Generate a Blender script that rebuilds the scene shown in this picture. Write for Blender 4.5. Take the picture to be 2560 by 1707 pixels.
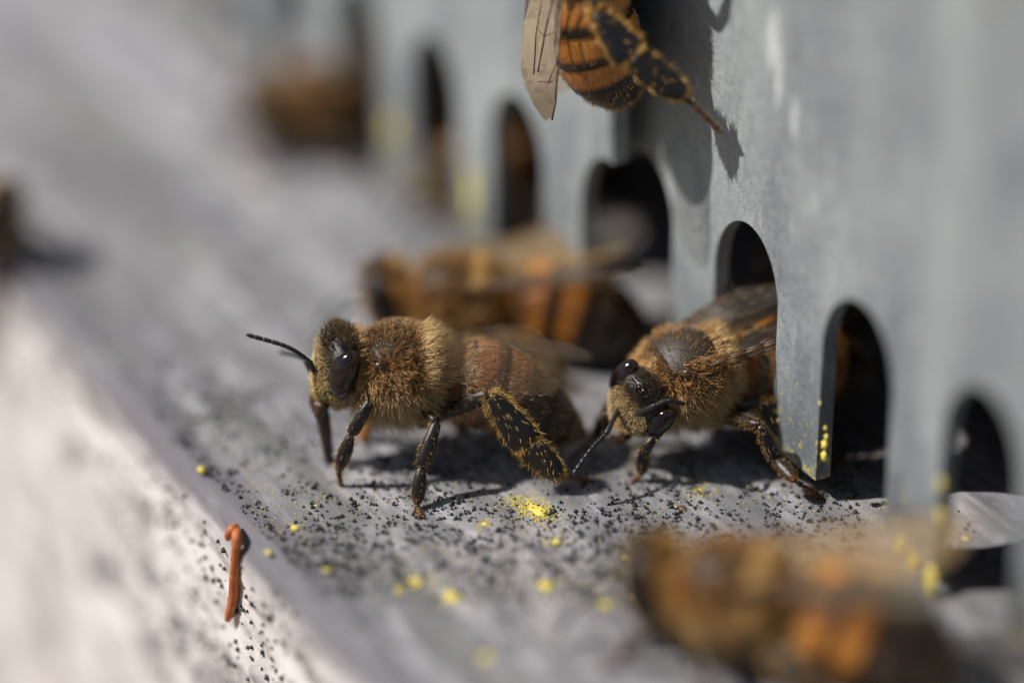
import bpy, math, random
import numpy as np
from mathutils import Vector, Matrix, noise

# one Blender unit is one millimetre
for o in list(bpy.data.objects):
    bpy.data.objects.remove(o)
scn = bpy.context.scene
col = scn.collection
PI = math.pi

# ------------------------------------------------------------------ camera
FPX, TH, PH, DREF = 7500.0, math.radians(28.5), math.radians(29.5), 131.6
V = lambda *a: np.array(a, float)
CF = V(-math.cos(PH)*math.cos(TH), math.sin(PH)*math.cos(TH), -math.sin(TH))
CR = V(math.sin(PH), math.cos(PH), 0)
CU = np.cross(CR, CF)
def ray(p):
    return CF + CR*(p[0]-1280)/FPX - CU*(p[1]-853.5)/FPX
CC = -ray((1280, 1150))*DREF                       # the board under this spot is the origin
def on_floor(px, py, z=0.0):
    d = ray((px, py)); return CC + d*((z-CC[2])/d[2])
def at_depth(px, py, t):
    return CC + ray((px, py))*t
cam_d = bpy.data.cameras.new('camera')
cam = bpy.data.objects.new('camera', cam_d); col.objects.link(cam)
cam.matrix_world = Matrix(((CR[0], CU[0], -CF[0], CC[0]), (CR[1], CU[1], -CF[1], CC[1]),
                           (CR[2], CU[2], -CF[2], CC[2]), (0, 0, 0, 1)))
cam_d.sensor_width = 36.0
cam_d.lens = FPX/2560*36
cam_d.clip_start, cam_d.clip_end = 1.0, 20000.0
cam_d.dof.use_dof = True
cam_d.dof.focus_distance = 128.0
cam_d.dof.aperture_fstop = cam_d.lens*1e-3/12.5
scn.camera = cam

# ------------------------------------------------------------------ sky, sun, exposure
SUN = Vector((-1.1, -2.45, 2.9)).normalized()       # towards the sun
w = bpy.data.worlds.new('World'); scn.world = w; w.use_nodes = True
nt = w.node_tree; bg = nt.nodes['Background']
sky = nt.nodes.new('ShaderNodeTexSky'); sky.sky_type = 'NISHITA'; sky.sun_disc = False
sky.sun_elevation = math.asin(SUN.z)
sky.sun_rotation = math.atan2(SUN.x, SUN.y)
nt.links.new(sky.outputs[0], bg.inputs[0]); bg.inputs[1].default_value = 0.055
sl = bpy.data.lights.new('sun', 'SUN'); sl.energy = 5.0; sl.angle = math.radians(0.6); sl.color = (1, .965, .92)
so = bpy.data.objects.new('sun', sl); col.objects.link(so)
so.rotation_euler = SUN.to_track_quat('Z', 'Y').to_euler()
so.location = SUN*200
vs = scn.view_settings
vs.view_transform = 'Standard'; vs.look = 'None'; vs.gamma = 1; vs.use_curve_mapping = False
vs.exposure = 0.12

# ------------------------------------------------------------------ helpers
rng = np.random.default_rng(7)
random.seed(5)
def tag(o, label=None, cat=None, group=None, kind=None):
    for k, v in (('label', label), ('category', cat), ('group', group), ('kind', kind)):
        if v: o[k] = v
    return o
def link(name, me, mat=None, parent=None):
    o = bpy.data.objects.new(name, me); col.objects.link(o)
    if mat is not None and not me.materials: me.materials.append(mat)
    if parent: o.parent = parent
    return o
def empty(name, loc=(0, 0, 0)):
    o = bpy.data.objects.new(name, None); col.objects.link(o); o.location = loc
    o.empty_display_size = 1; return o
def mesh_np(name, verts, faces, cols=None, smooth=True):
    """verts (n,3); faces: list of lists or array (m,3|4); cols (n,3)"""
    me = bpy.data.meshes.new(name)
    verts = np.asarray(verts, np.float32)
    if isinstance(faces, np.ndarray):
        m, k = faces.shape
        me.vertices.add(len(verts)); me.vertices.foreach_set('co', verts.ravel())
        me.loops.add(m*k); me.loops.foreach_set('vertex_index', faces.astype(np.int32).ravel())
        me.polygons.add(m); me.polygons.foreach_set('loop_start', np.arange(0, m*k, k, dtype=np.int32))
        me.update(calc_edges=True)
    else:
        me.from_pydata([tuple(map(float, v)) for v in verts], [], [tuple(map(int, f)) for f in faces])
    if cols is not None:
        a = me.attributes.new('tint', 'FLOAT_COLOR', 'POINT')
        c4 = np.ones((len(verts), 4), np.float32); c4[:, :3] = cols
        a.data.foreach_set('color', c4.ravel())
    if smooth: me.polygons.foreach_set('use_smooth', np.ones(len(me.polygons), bool))
    me.validate(); me.update()
    return me
def unit(v):
    v = np.asarray(v, float); return v/max(np.linalg.norm(v), 1e-9)

# ------------------------------------------------------------------ materials
class N:
    """small node-graph helper"""
    def __init__(s, name):
        s.m = bpy.data.materials.new(name); s.m.use_nodes = True
        s.t = s.m.node_tree; s.b = s.t.nodes['Principled BSDF']; s.out = s.t.nodes['Material Output']
    def n(s, typ, **kw):
        x = s.t.nodes.new(typ)
        for k, v in kw.items(): setattr(x, k, v)
        return x
    def l(s, a, b): s.t.links.new(a, b)
    def coord(s, scale, kind='Object'):
        c = s.n('ShaderNodeTexCoord'); mp = s.n('ShaderNodeMapping')
        mp.inputs['Scale'].default_value = scale; s.l(c.outputs[kind], mp.inputs[0]); return mp.outputs[0]
    def noise(s, vec, scale, detail=4, rough=.55, dist=0.0):
        x = s.n('ShaderNodeTexNoise'); s.l(vec, x.inputs['Vector'])
        x.inputs['Scale'].default_value = scale; x.inputs['Detail'].default_value = detail
        x.inputs['Roughness'].default_value = rough; x.inputs['Distortion'].default_value = dist
        return x.outputs['Fac']
    def ramp(s, fac, stops):
        r = s.n('ShaderNodeValToRGB'); s.l(fac, r.inputs[0]); e = r.color_ramp.elements
        while len(e) < len(stops): e.new(.5)
        for i, (p, c) in enumerate(stops):
            e[i].position = p; e[i].color = (*c, 1) if len(c) == 3 else c
        return r.outputs[0]
    def val(s, fac, a, b):
        r = s.n('ShaderNodeMapRange'); s.l(fac, r.inputs[0]); r.inputs[1].default_value = a; r.inputs[2].default_value = b
        return r.outputs[0]
    def mix(s, fac, a, b, mode='MIX'):
        x = s.n('ShaderNodeMix', data_type='RGBA', blend_type=mode)
        if hasattr(fac, 'is_output'): s.l(fac, x.inputs[0])
        else: x.inputs[0].default_value = fac
        for v, i in ((a, 6), (b, 7)):
            if hasattr(v, 'is_output'): s.l(v, x.inputs[i])
            else: x.inputs[i].default_value = (*v, 1)
        return x.outputs[2]
    def math(s, op, a, b=0.0):
        x = s.n('ShaderNodeMath', operation=op)
        for v, i in ((a, 0), (b, 1)):
            if hasattr(v, 'is_output'): s.l(v, x.inputs[i])
            else: x.inputs[i].default_value = v
        return x.outputs[0]
    def bump(s, h, strength, dist, prev=None):
        x = s.n('ShaderNodeBump'); x.inputs['Strength'].default_value = strength; x.inputs['Distance'].default_value = dist
        s.l(h, x.inputs['Height'])
        if prev is not None: s.l(prev, x.inputs['Normal'])
        return x.outputs[0]
    def set(s, base=None, rough=None, metal=None, normal=None, spec=None):
        for v, k in ((base, 'Base Color'), (rough, 'Roughness'), (metal, 'Metallic'), (normal, 'Normal'), (spec, 'Specular IOR Level')):
            if v is None: continue
            if hasattr(v, 'is_output'): s.l(v, s.b.inputs[k])
            else: s.b.inputs[k].default_value = (*v, 1) if k == 'Base Color' else v
        return s.m

EDGE_Y, STRIP_Y = -13.0, 9.6
def mat_board():
    g = N('weathered_painted_wood')
    vec = g.coord((.055, .55, .55)); raw = g.coord((1, 1, 1)); v2 = g.coord((.2, 1, 1))
    streak = g.noise(vec, 1.0, 5, .6, .6)
    patch = g.noise(v2, .12, 4, .6, .4)
    fine = g.noise(v2, 1.6, 5, .65)
    paint = g.ramp(streak, [(.30, (.18, .18, .205)), (.42, (.33, .33, .375)), (.54, (.54, .54, .60)), (.75, (.66, .655, .70))])
    warm = g.ramp(patch, [(.42, (0, 0, 0)), (.62, (.65, .65, .65))])
    c = g.mix(warm, paint, (.42, .37, .35))
    blot = g.ramp(g.noise(g.coord((.5, 1, 1)), .55, 4, .6, .3), [(.38, (.75, .75, .75)), (.55, (0, 0, 0))])
    c = g.mix(blot, c, (.13, .13, .15))
    blot2 = g.ramp(g.noise(g.coord((.45, 1, 1)), 1.5, 4, .62, .5), [(.40, (.6, .6, .6)), (.52, (0, 0, 0))])
    c = g.mix(blot2, c, (.16, .155, .165))
    sx = g.n('ShaderNodeSeparateXYZ'); g.l(raw, sx.inputs[0])
    c = g.mix(g.math('MULTIPLY', g.val(sx.outputs[0], -44, -16), .36), c, (.15, .147, .152))
    broad = g.ramp(g.noise(g.coord((.035, .16, .16)), 1.0, 3, .55, .8), [(.40, (.8, .8, .8)), (.56, (0, 0, 0))])
    c = g.mix(broad, c, (.155, .148, .145))
    dirt = g.ramp(fine, [(.38, (.8, .8, .8)), (.53, (0, 0, 0))])
    c = g.mix(dirt, c, (.13, .13, .135))
    # paint worn off towards the front edge and on the front face
    sep = g.n('ShaderNodeSeparateXYZ'); g.l(raw, sep.inputs[0])
    wf = g.math('ADD', g.val(sep.outputs[2], -.5, -2.2), g.math('MULTIPLY', g.math('SUBTRACT', streak, .5), 1.2))
    wood = g.ramp(g.noise(g.coord((.22, 1, .4)), 1.0, 5, .68, .5),
                  [(.36, (.20, .19, .195)), (.44, (.42, .385, .375)), (.52, (.66, .615, .59)), (.72, (.78, .735, .70))])
    cl = g.n('ShaderNodeClamp'); g.l(wf, cl.inputs[0])
    c = g.mix(cl.outputs[0], c, wood)
    # grime gathered along the rim of the upper side
    rim = g.math('MULTIPLY', g.val(sep.outputs[1], EDGE_Y+2.8, EDGE_Y+1.2), g.val(sep.outputs[2], -1.1, -.6))
    rim = g.math('MULTIPLY', rim, g.val(g.noise(v2, .7, 3, .6), .28, .5))
    c = g.mix(g.math('MULTIPLY', rim, .88), c, (.12, .11, .125))
    grain = g.noise(g.coord((.35, 6, 6)), 1.0, 3, .6)
    b = g.bump(grain, .16, .12); b = g.bump(g.noise(raw, 5, 4, .7), .4, .06, b)
    return g.set(c, g.val(fine, -.3, 1.0), None, b, .3)

def mat_metal():
    g = N('galvanised_zinc')
    raw = g.coord((1, 1, 1))
    sp = g.n('ShaderNodeTexVoronoi'); sp.inputs['Scale'].default_value = 4.5; g.l(raw, sp.inputs['Vector'])
    sg = g.n('ShaderNodeRGBToBW'); g.l(sp.outputs['Color'], sg.inputs[0])
    cloud = g.noise(g.coord((.6, .6, .25)), .35, 5, .6, .6)
    f1 = g.noise(raw, 7, 3, .7)
    k = g.math('ADD', g.math('MULTIPLY', cloud, .7), g.math('MULTIPLY', g.math('ADD', g.math('MULTIPLY', sg.outputs[0], .35), f1), .3))
    c = g.ramp(k, [(.34, (.13, .143, .155)), (.48, (.235, .258, .268)), (.6, (.325, .35, .352)), (.8, (.44, .46, .455))])
    wet = g.noise(g.coord((2.5, 2.5, .5)), .8, 3, .6)
    c = g.mix(g.ramp(wet, [(.58, (0, 0, 0)), (.74, (.5, .5, .5))]), c, (.55, .56, .56))
    # bright scuffs in the zinc
    for (px, py, rx, rz) in ((1932, 95, .55, 1.5), (1945, 190, .3, 1.5), (1985, 300, .25, 1.0)):
        d_ = ray((px, py)); p_ = CC+d_*((STRIP_Y-CC[1])/d_[1])
        mp = g.n('ShaderNodeMapping'); mp.vector_type = 'TEXTURE'; g.l(raw, mp.inputs[0])
        mp.inputs['Location'].default_value = tuple(p_); mp.inputs['Scale'].default_value = (rx, 3, rz)
        ln = g.n('ShaderNodeVectorMath', operation='LENGTH'); g.l(mp.outputs[0], ln.inputs[0])
        mk = g.math('ADD', g.math('SUBTRACT', 1.0, ln.outputs['Value']), g.math('MULTIPLY', g.math('SUBTRACT', f1, .5), 3.0))
        mc = g.n('ShaderNodeClamp'); g.l(g.math('MULTIPLY', mk, 2.5), mc.inputs[0])
        c = g.mix(g.math('MULTIPLY', mc.outputs[0], .7), c, (.66, .67, .68))
    # pollen rubbed off at the feet of the teeth
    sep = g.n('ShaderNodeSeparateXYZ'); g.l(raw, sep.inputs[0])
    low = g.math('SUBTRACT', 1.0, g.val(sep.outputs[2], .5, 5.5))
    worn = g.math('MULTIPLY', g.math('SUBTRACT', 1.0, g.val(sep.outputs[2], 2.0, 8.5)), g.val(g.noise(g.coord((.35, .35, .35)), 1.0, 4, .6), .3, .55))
    c = g.mix(g.math('MULTIPLY', worn, .68), c, (.085, .097, .112))  # metal gets darker towards the bottom, broken up by noise
    pd = g.noise(raw, 2.2, 5, .75)
    thr = g.math('SUBTRACT', g.math('ADD', pd, g.math('MULTIPLY', low, .15)), .645)
    pm = g.n('ShaderNodeClamp'); g.l(g.math('MULTIPLY', thr, 14), pm.inputs[0])
    c = g.mix(pm.outputs[0], c, (.50, .42, .12))
    b = g.bump(f1, .45, .06); b = g.bump(g.noise(raw, .8, 3), .25, .3, b)
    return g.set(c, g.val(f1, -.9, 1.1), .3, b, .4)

def mat_tint(name, rough=.35, bumpk=.2, scale=14, spec=.5):
    g = N(name)
    a = g.n('ShaderNodeAttribute', attribute_name='tint')
    nz = g.noise(g.coord((1, 1, 1)), scale, 3, .6)
    c = g.mix(1.0, a.outputs['Color'], g.ramp(nz, [(.3, (.55, .55, .55)), (.7, (1.35, 1.3, 1.25))]), 'MULTIPLY')
    return g.set(c, rough, None, g.bump(nz, bumpk, .03), spec)

def mat_fur():
    g = N('fine_hair')
    a = g.n('ShaderNodeAttribute', attribute_name='tint')
    d = g.n('ShaderNodeBsdfDiffuse'); t = g.n('ShaderNodeBsdfTranslucent'); s = g.n('ShaderNodeBsdfGlossy')
    g.l(a.outputs['Color'], d.inputs[0]); g.l(a.outputs['Color'], t.inputs[0])
    s.inputs['Roughness'].default_value = .3
    g.l(g.mix(.5, a.outputs['Color'], (.6, .55, .45)), s.inputs[0])
    m1 = g.n('ShaderNodeMixShader'); m1.inputs[0].default_value = .35; g.l(d.outputs[0], m1.inputs[1]); g.l(t.outputs[0], m1.inputs[2])
    m2 = g.n('ShaderNodeMixShader'); m2.inputs[0].default_value = .2; g.l(m1.outputs[0], m2.inputs[1]); g.l(s.outputs[0], m2.inputs[2])
    g.l(m2.outputs[0], g.out.inputs[0]); return g.m

def mat_wing(tint, trans):
    g = N('wing_membrane')
    t = g.n('ShaderNodeBsdfTransparent'); t.inputs[0].default_value = (1, .97, .92, 1)
    d = g.n('ShaderNodeBsdfTranslucent'); d.inputs[0].default_value = (*tint, 1)
    d2 = g.n('ShaderNodeBsdfDiffuse'); d2.inputs[0].default_value = (*tint, 1)
    gl = g.n('ShaderNodeBsdfGlossy'); gl.inputs['Roughness'].default_value = .3; gl.inputs[0].default_value = (.55, .5, .42, 1)
    nz = g.bump(g.noise(g.coord((1, 1, 1)), 1.3, 3), .5, .12)
    g.l(nz, gl.inputs['Normal'])
    m0 = g.n('ShaderNodeMixShader'); g.l(d.outputs[0], m0.inputs[1]); g.l(d2.outputs[0], m0.inputs[2])
    m1 = g.n('ShaderNodeMixShader'); m1.inputs[0].default_value = trans; g.l(m0.outputs[0], m1.inputs[1]); g.l(t.outputs[0], m1.inputs[2])
    fr = g.n('ShaderNodeFresnel'); fr.inputs[0].default_value = 1.25
    m2 = g.n('ShaderNodeMixShader'); g.l(fr.outputs[0], m2.inputs[0]); g.l(m1.outputs[0], m2.inputs[1]); g.l(gl.outputs[0], m2.inputs[2])
    g.l(m2.outputs[0], g.out.inputs[0]); return g.m

def mat_simple(name, c1, c2, scale, rough, bump=.3, spec=.5):
    g = N(name); nz = g.noise(g.coord((1, 1, 1)), scale, 4, .6)
    return g.set(g.ramp(nz, [(.35, c1), (.65, c2)]), rough, None, g.bump(nz, bump, .05), spec)

def mat_eye():
    g = N('compound_eye')
    v = g.n('ShaderNodeTexVoronoi'); v.inputs['Scale'].default_value = 26; g.l(g.coord((1, 1, 1)), v.inputs['Vector'])
    nz = g.noise(g.coord((1, 1, 1)), 1.1, 3)
    return g.set(g.ramp(nz, [(.4, (.005, .0035, .0035)), (.75, (.03, .012, .008))]), .09, None, g.bump(v.outputs['Distance'], .12, .02), .6)

M = dict(board=mat_board(), metal=mat_metal(), body=mat_tint('bee_shell', .30, .5, 24), matte=mat_tint('bee_back', .5, .9, 9), fur=mat_fur(), eye=mat_eye(),
         antenna=mat_simple('antenna_black', (.010, .010, .012), (.03, .027, .025), 8, .33),
         tongue=mat_simple('tongue_brown', (.012, .008, .006), (.07, .03, .012), 3, .35),
         wing=mat_wing((.45, .34, .22), .90), wing_tan=mat_wing((.62, .42, .20), .62), wing_dark=mat_wing((.16, .10, .06), .66),
         vein=mat_simple('wing_vein', (.06, .03, .015), (.12, .06, .03), 3, .45),
         mould=mat_simple('black_mould', (.008, .009, .010), (.035, .036, .038), 6, .5, .6),
         pollen=mat_simple('yellow_pollen', (.56, .45, .08), (.76, .64, .16), 7, .85, .8, .2),
         dropping=mat_simple('orange_dropping', (.33, .085, .022), (.50, .15, .04), 2.2, .5, .5),
         propolis=mat_simple('brown_propolis', (.10, .04, .02), (.22, .10, .05), 3, .5),
         hive=mat_simple('dark_hive_wood', (.10, .075, .05), (.20, .15, .10), .4, .75),
         soil=mat_simple('dry_soil', (.16, .12, .08), (.32, .25, .18), .01, .95))

# ------------------------------------------------------------------ setting: soil, board, hive
EDGE_Y, STRIP_Y = -13.0, 9.6
def ground(x, y):
    """height of the board's worn upper side"""
    a = noise.noise(Vector((x*.035, y*.42, 3.1)))*.17
    b = noise.noise(Vector((x*.12, y*1.1, 9.7)))*.07
    c = noise.noise(Vector((x*.5, y*.8, 1.7)))*.05
    return a+b+c-.02

def build_soil():
    n = 12; s = 3000; vs_, fs = [], []
    for i in range(n+1):
        for j in range(n+1):
            x, y = -s+2*s*i/n, -s+2*s*j/n
            vs_.append((x, y, -420+8*noise.noise(Vector((x*.003, y*.003, 0)))))
    for i in range(n):
        for j in range(n):
            a = i*(n+1)+j; fs.append((a, a+n+1, a+n+2, a+1))
    tag(link('ground', mesh_np('ground', vs_, fs), M['soil']), kind='structure',
        label='dry brown soil far below the hive board', cat='ground')
build_soil()

def build_board():
    prof = []                                         # (y, z, mode)
    y = 90.0
    ys = list(np.arange(90, 24, -3.0))+list(np.arange(24, EDGE_Y+1.6, -.32))
    for y in ys: prof.append((y, 0.0))
    for k in range(9):                                # worn round edge
        a = PI/2*k/8; prof.append((EDGE_Y+1.35-1.35*math.sin(a), -1.35+1.35*math.cos(a)))
    for z in list(np.arange(-1.75, -14, -.4))+list(np.arange(-14, -32, -1.5)): prof.append((EDGE_Y, z))
    xs = list(np.arange(-190, -45, 2.5))+list(np.arange(-45, 30, .38))+list(np.arange(30, 140, 3.0))
    vs_, fs = [], []
    for x in xs:
        ej = .35*noise.noise(Vector((x*.16, 4.2, 0)))+.22*noise.noise(Vector((x*.6, 8.2, 0)))
        for (y, z) in prof:
            h = ground(x, y)
            k = min(1, max(0, (y-EDGE_Y)/1.35))
            f = .28*noise.noise(Vector((x*.1, z*.5, 7)))+.12*noise.noise(Vector((x*.5, z*1.6, 2)))
            dz = h*min(1, max(0, 1+z/1.35)) - (1-k)*0
            edge = math.exp(-((y-EDGE_Y-.3)**2)/1.2)*math.exp(z/1.5) if z > -6 else 0
            vs_.append((x, y+(1-k)*f+edge*ej, z+dz+edge*ej*.6))
    m = len(prof)
    for i in range(len(xs)-1):
        for j in range(m-1):
            a = i*m+j; fs.append((a, a+1, a+m+1, a+m))
    # underside and back close the plank
    o = link('landing_board', mesh_np('landing_board', vs_, np.array(fs)), M['board'])
    tag(o, 'weathered grey painted wooden board in front of the hive', 'board', kind='structure')
build_board()

def box(x0, x1, y0, y1, z0, z1):
    v = [(x, y, z) for x in (x0, x1) for y in (y0, y1) for z in (z0, z1)]
    f = [(0, 1, 3, 2), (4, 6, 7, 5), (0, 4, 5, 1), (2, 3, 7, 6), (0, 2, 6, 4), (1, 5, 7, 3)]
    return v, f
def build_hive():
    vs_, fs = [], []
    for b in ((-190, 140, STRIP_Y+2.2, STRIP_Y+24, 15, 120),   # front wall above the slot
              (-190, 140, 84, 89, .6, 120),                   # back wall
              (-190, -172, STRIP_Y+2.2, 84, .6, 15), (120, 140, STRIP_Y+2.2, 84, .6, 15),
              (-190, 140, STRIP_Y+24.003, 84, 22, 120)):
        v, f = box(*b); k = len(vs_); vs_ += v; fs += [tuple(i+k for i in q) for q in f]
    tag(link('hive_body', mesh_np('hive_body', vs_, fs, smooth=False), M['hive']),
        'dark wooden hive body behind the metal entrance strip', 'hive', kind='structure')
build_hive()

# ------------------------------------------------------------------ the two metal entrance strips
HP, HX0, HW = 8.3, 3.5, 2.45                         # pitch, centre of one hole, half width
def arch_strip(name, x0, x1, yf, thick, label, zb=1.0, top=46.0, spring=7.6, rise=3.1):
    cols_ = [(x0, zb if not_in_hole(x0) else arch_z(x0, spring, rise))]
    k0 = math.floor((x0-HX0)/HP)-1
    for k in range(k0, k0+60):
        c = HX0+k*HP
        if c+HW < x0 or c-HW > x1: continue
        pts = [(c-HW*math.cos(a), spring+rise*math.sin(a)) for a in np.linspace(0, PI, 25)]
        if c-HW > x0: cols_.append((c-HW, zb))
        cols_ += [p for p in pts if x0 < p[0] < x1]
        if c+HW < x1: cols_.append((c+HW, zb))
    cols_.append((x1, zb if not_in_hole(x1) else arch_z(x1, spring, rise)))
    vs_, fs = [], []
    rows = [13.5, 18, 24, 32, top]
    be = .1                                          # rolled edge of the sheet
    outline = cols_
    def wob(x, z): return .10*noise.noise(Vector((x*.09, z*.06, 5)))
    def vert(x, y, z): vs_.append((x, y+wob(x, z), z)); return len(vs_)-1
    def side(y, flip):
        for (a, b) in zip(outline[:-1], outline[1:]):
            if abs(a[0]-b[0]) < 1e-6: continue
            za = [a[1]]+rows; zb_ = [b[1]]+rows
            for r in range(len(rows)):
                q = [vert(a[0], y, za[r]), vert(b[0], y, zb_[r]), vert(b[0], y, zb_[r+1]), vert(a[0], y, za[r+1])]
                fs.append(q[::-1] if flip else q)
    side(yf, False); side(yf+thick, True)
    for (a, b) in zip(outline[:-1], outline[1:]):
        fs.append([vert(a[0], yf, a[1]), vert(a[0], yf+thick, a[1]), vert(b[0], yf+thick, b[1]), vert(b[0], yf, b[1])])
    for (x, z, fl) in ((outline[0][0], outline[0][1], 0), (outline[-1][0], outline[-1][1], 1)):
        q = [vert(x, yf, z), vert(x, yf, top), vert(x, yf+thick, top), vert(x, yf+thick, z)]
        fs.append(q[::-1] if fl else q)
    q = [vert(x0, yf, top), vert(x1, yf, top), vert(x1, yf+thick, top), vert(x0, yf+thick, top)]; fs.append(q)
    import bmesh
    me = mesh_np(name, vs_, fs, smooth=False)
    bm = bmesh.new(); bm.from_mesh(me); bmesh.ops.remove_doubles(bm, verts=bm.verts, dist=1e-4)
    bmesh.ops.recalc_face_normals(bm, faces=bm.faces)
    bm.to_mesh(me); bm.free()
    o = link(name, me, M['metal'])
    tag(o, label, 'entrance strip', 'metal entrance strips')
    return o
def not_in_hole(x): return abs((x-HX0+HP/2) % HP-HP/2) >= HW
def arch_z(x, spring, rise):
    u = ((x-HX0+HP/2) % HP-HP/2)/HW
    return spring+rise*math.sqrt(max(0, 1-u*u))
XC = HX0-HP
arch_strip('entrance_strip', XC-1.7, 130, STRIP_Y, .75, 'grey zinc strip with arched bee holes, a bee coming out under its end arch')
arch_strip('entrance_strip', -185, XC+.3, STRIP_Y-1.9, .75, 'grey zinc strip overlapping the other strip, with a bee hanging on it')

# ------------------------------------------------------------------ bees
def ring(center, up, lat, rz, ry, n=36, tri=0.0, sq=2.0):
    out = []
    for i in range(n):
        a = 2*PI*i/n; c, s = math.cos(a), math.sin(a)
        p = 2/sq
        yy = math.copysign(abs(c)**p, c); zz = math.copysign(abs(s)**p, s)
        wy = 1-tri*max(0, -zz)**1.3
        out.append(center+up*(rz*zz)+lat*(ry*yy*wy))
    return out

class Body:
    """one continuous insect body: verts, quads, colours, region per face"""
    def __init__(s): s.v, s.f, s.c, s.r = [], [], [], []
    def loft(s, rings, cols, regs, close=True):
        n = len(rings[0]); b = len(s.v)
        for r, c in zip(rings, cols):
            s.v += list(r); s.c += [c]*n
        q0, q1 = rings[len(rings)//2-1], rings[len(rings)//2]
        nrm = np.cross(q1[1]-q0[0], q1[0]-q0[1])
        flip = nrm @ ((q0[0]+q1[1])/2-(np.mean(q0, axis=0)+np.mean(q1, axis=0))/2) < 0
        f0 = len(s.f)
        for i in range(len(rings)-1):
            for j in range(n):
                k = (j+1) % n
                s.f.append((b+i*n+j, b+i*n+k, b+(i+1)*n+k, b+(i+1)*n+j)); s.r.append(regs[i])
        if close:
            for i, fl in ((0, 1), (len(rings)-1, 0)):
                cc = np.mean(rings[i], axis=0); s.v.append(cc); s.c.append(cols[i]); q = len(s.v)-1
                for j in range(n):
                    k = (j+1) % n; a, d = b+i*n+j, b+i*n+k
                    s.f.append((q, d, a) if fl else (q, a, d)); s.r.append(regs[min(i, len(regs)-1)])
        if flip: s.f[f0:] = [t[::-1] for t in s.f[f0:]]
    def seg(s, P, Q, prof, wide, col_, reg, n=10):
        flatleg = reg in ('leg', 'hindleg', 'corb')
        # the flat sides of a leg face outwards
        """one leg segment from P to Q; prof = (t, half width, half depth)"""
        P, Q = np.asarray(P, float), np.asarray(Q, float); d = unit(Q-P)
        if flatleg: wide = np.cross(d, V(0, 1, 0))
        w_ = unit(wide-d*(wide@d)); t_ = np.cross(d, w_)
        rings = [ring(P+(Q-P)*t, w_, t_, a, b_, n) for (t, a, b_) in prof]
        cc = [col_ if not callable(col_) else col_(t) for (t, a, b_) in prof]
        s.loft(rings, cc, [reg]*(len(rings)-1))

CH = (.013, .009, .007)                              # dark shell
AM = (.50, .19, .03)                               # amber shell
BR = (.045, .022, .010)
def cat_rom(pts, t):
    pts = [np.asarray(p, float) for p in pts]; n = len(pts)-1
    u = min(max(t, 0), 1)*n; i = min(int(u), n-1); f = u-i
    p0 = pts[i-1] if i > 0 else 2*pts[0]-pts[1]; p3 = pts[i+2] if i+2 <= n else 2*pts[n]-pts[n-1]
    p1, p2 = pts[i], pts[i+1]
    return .5*((2*p1)+(-p0+p2)*f+(2*p0-5*p1+4*p2-p3)*f*f+(-p0+3*p1-3*p2+p3)*f**3)

def fur_mesh(name, P, D, L, W, C, segs=3, bend=None):
    """P roots, D directions, L lengths, W root half-widths, C colours"""
    n = len(P)
    ref = np.where(np.abs(D[:, 2:3]) < .9, np.array([[0, 0, 1.]]), np.array([[1., 0, 0]]))
    A = np.cross(D, ref); A /= np.linalg.norm(A, axis=1, keepdims=True)+1e-9; B = np.cross(D, A)
    if bend is None: bend = np.zeros_like(D)
    rings = []
    for k in range(segs):
        t = k/segs; c = P+D*(L*t)[:, None]+bend*((L*t*t)[:, None])
        wd = (W*(1-.55*t))[:, None]
        for q in range(3):
            a = 2*PI*q/3; rings.append(c+wd*(math.cos(a)*A+math.sin(a)*B))
    rings.append(P+D*L[:, None]+bend*L[:, None])
    m = segs*3+1
    vv = np.stack(rings, 1).reshape(-1, 3)
    base = (np.arange(n)*m)[:, None]
    tris = []
    for k in range(segs-1):
        for q in range(3):
            r = (q+1) % 3
            tris += [[k*3+q, k*3+r, k*3+3+r], [k*3+q, k*3+3+r, k*3+3+q]]
    for q in range(3): tris.append([(segs-1)*3+q, (segs-1)*3+(q+1) % 3, m-1])
    tris = np.array(tris)
    F = (base[:, None, :]+tris[None, :, :]).reshape(-1, 3)
    return mesh_np(name, vv, F, np.repeat(C, m, axis=0))

def sample_faces(B, mask, count, weight=None):
    v = np.array(B.v); F = [f for f, r in zip(B.f, B.r)]
    idx = np.where(mask)[0]
    q = np.array([[F[i][0], F[i][1], F[i][2], F[i][-1]] for i in idx])
    a, b, c, d = (v[q[:, k]] for k in range(4))
    nn = np.cross(c-a, d-b); tri = np.array([len(F[i]) == 3 for i in idx])
    nn[tri] = np.cross(b[tri]-a[tri], c[tri]-a[tri])
    ar = np.linalg.norm(nn, axis=1)+1e-12; nn = nn/ar[:, None]
    wgt = ar.copy()
    if weight is not None: wgt = wgt*weight((a+c)/2, nn)
    pick = rng.choice(len(idx), count, p=wgt/wgt.sum())
    u, t = rng.random(count)[:, None], rng.random(count)[:, None]
    P = (a[pick]*(1-u)+b[pick]*u)*(1-t)+(d[pick]*(1-u)+c[pick]*u)*t
    return P, nn[pick], idx[pick]

def mixc(a, b, t):
    return np.asarray(a)[None, :]*(1-t)[:, None]+np.asarray(b)[None, :]*t[:, None]

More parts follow.
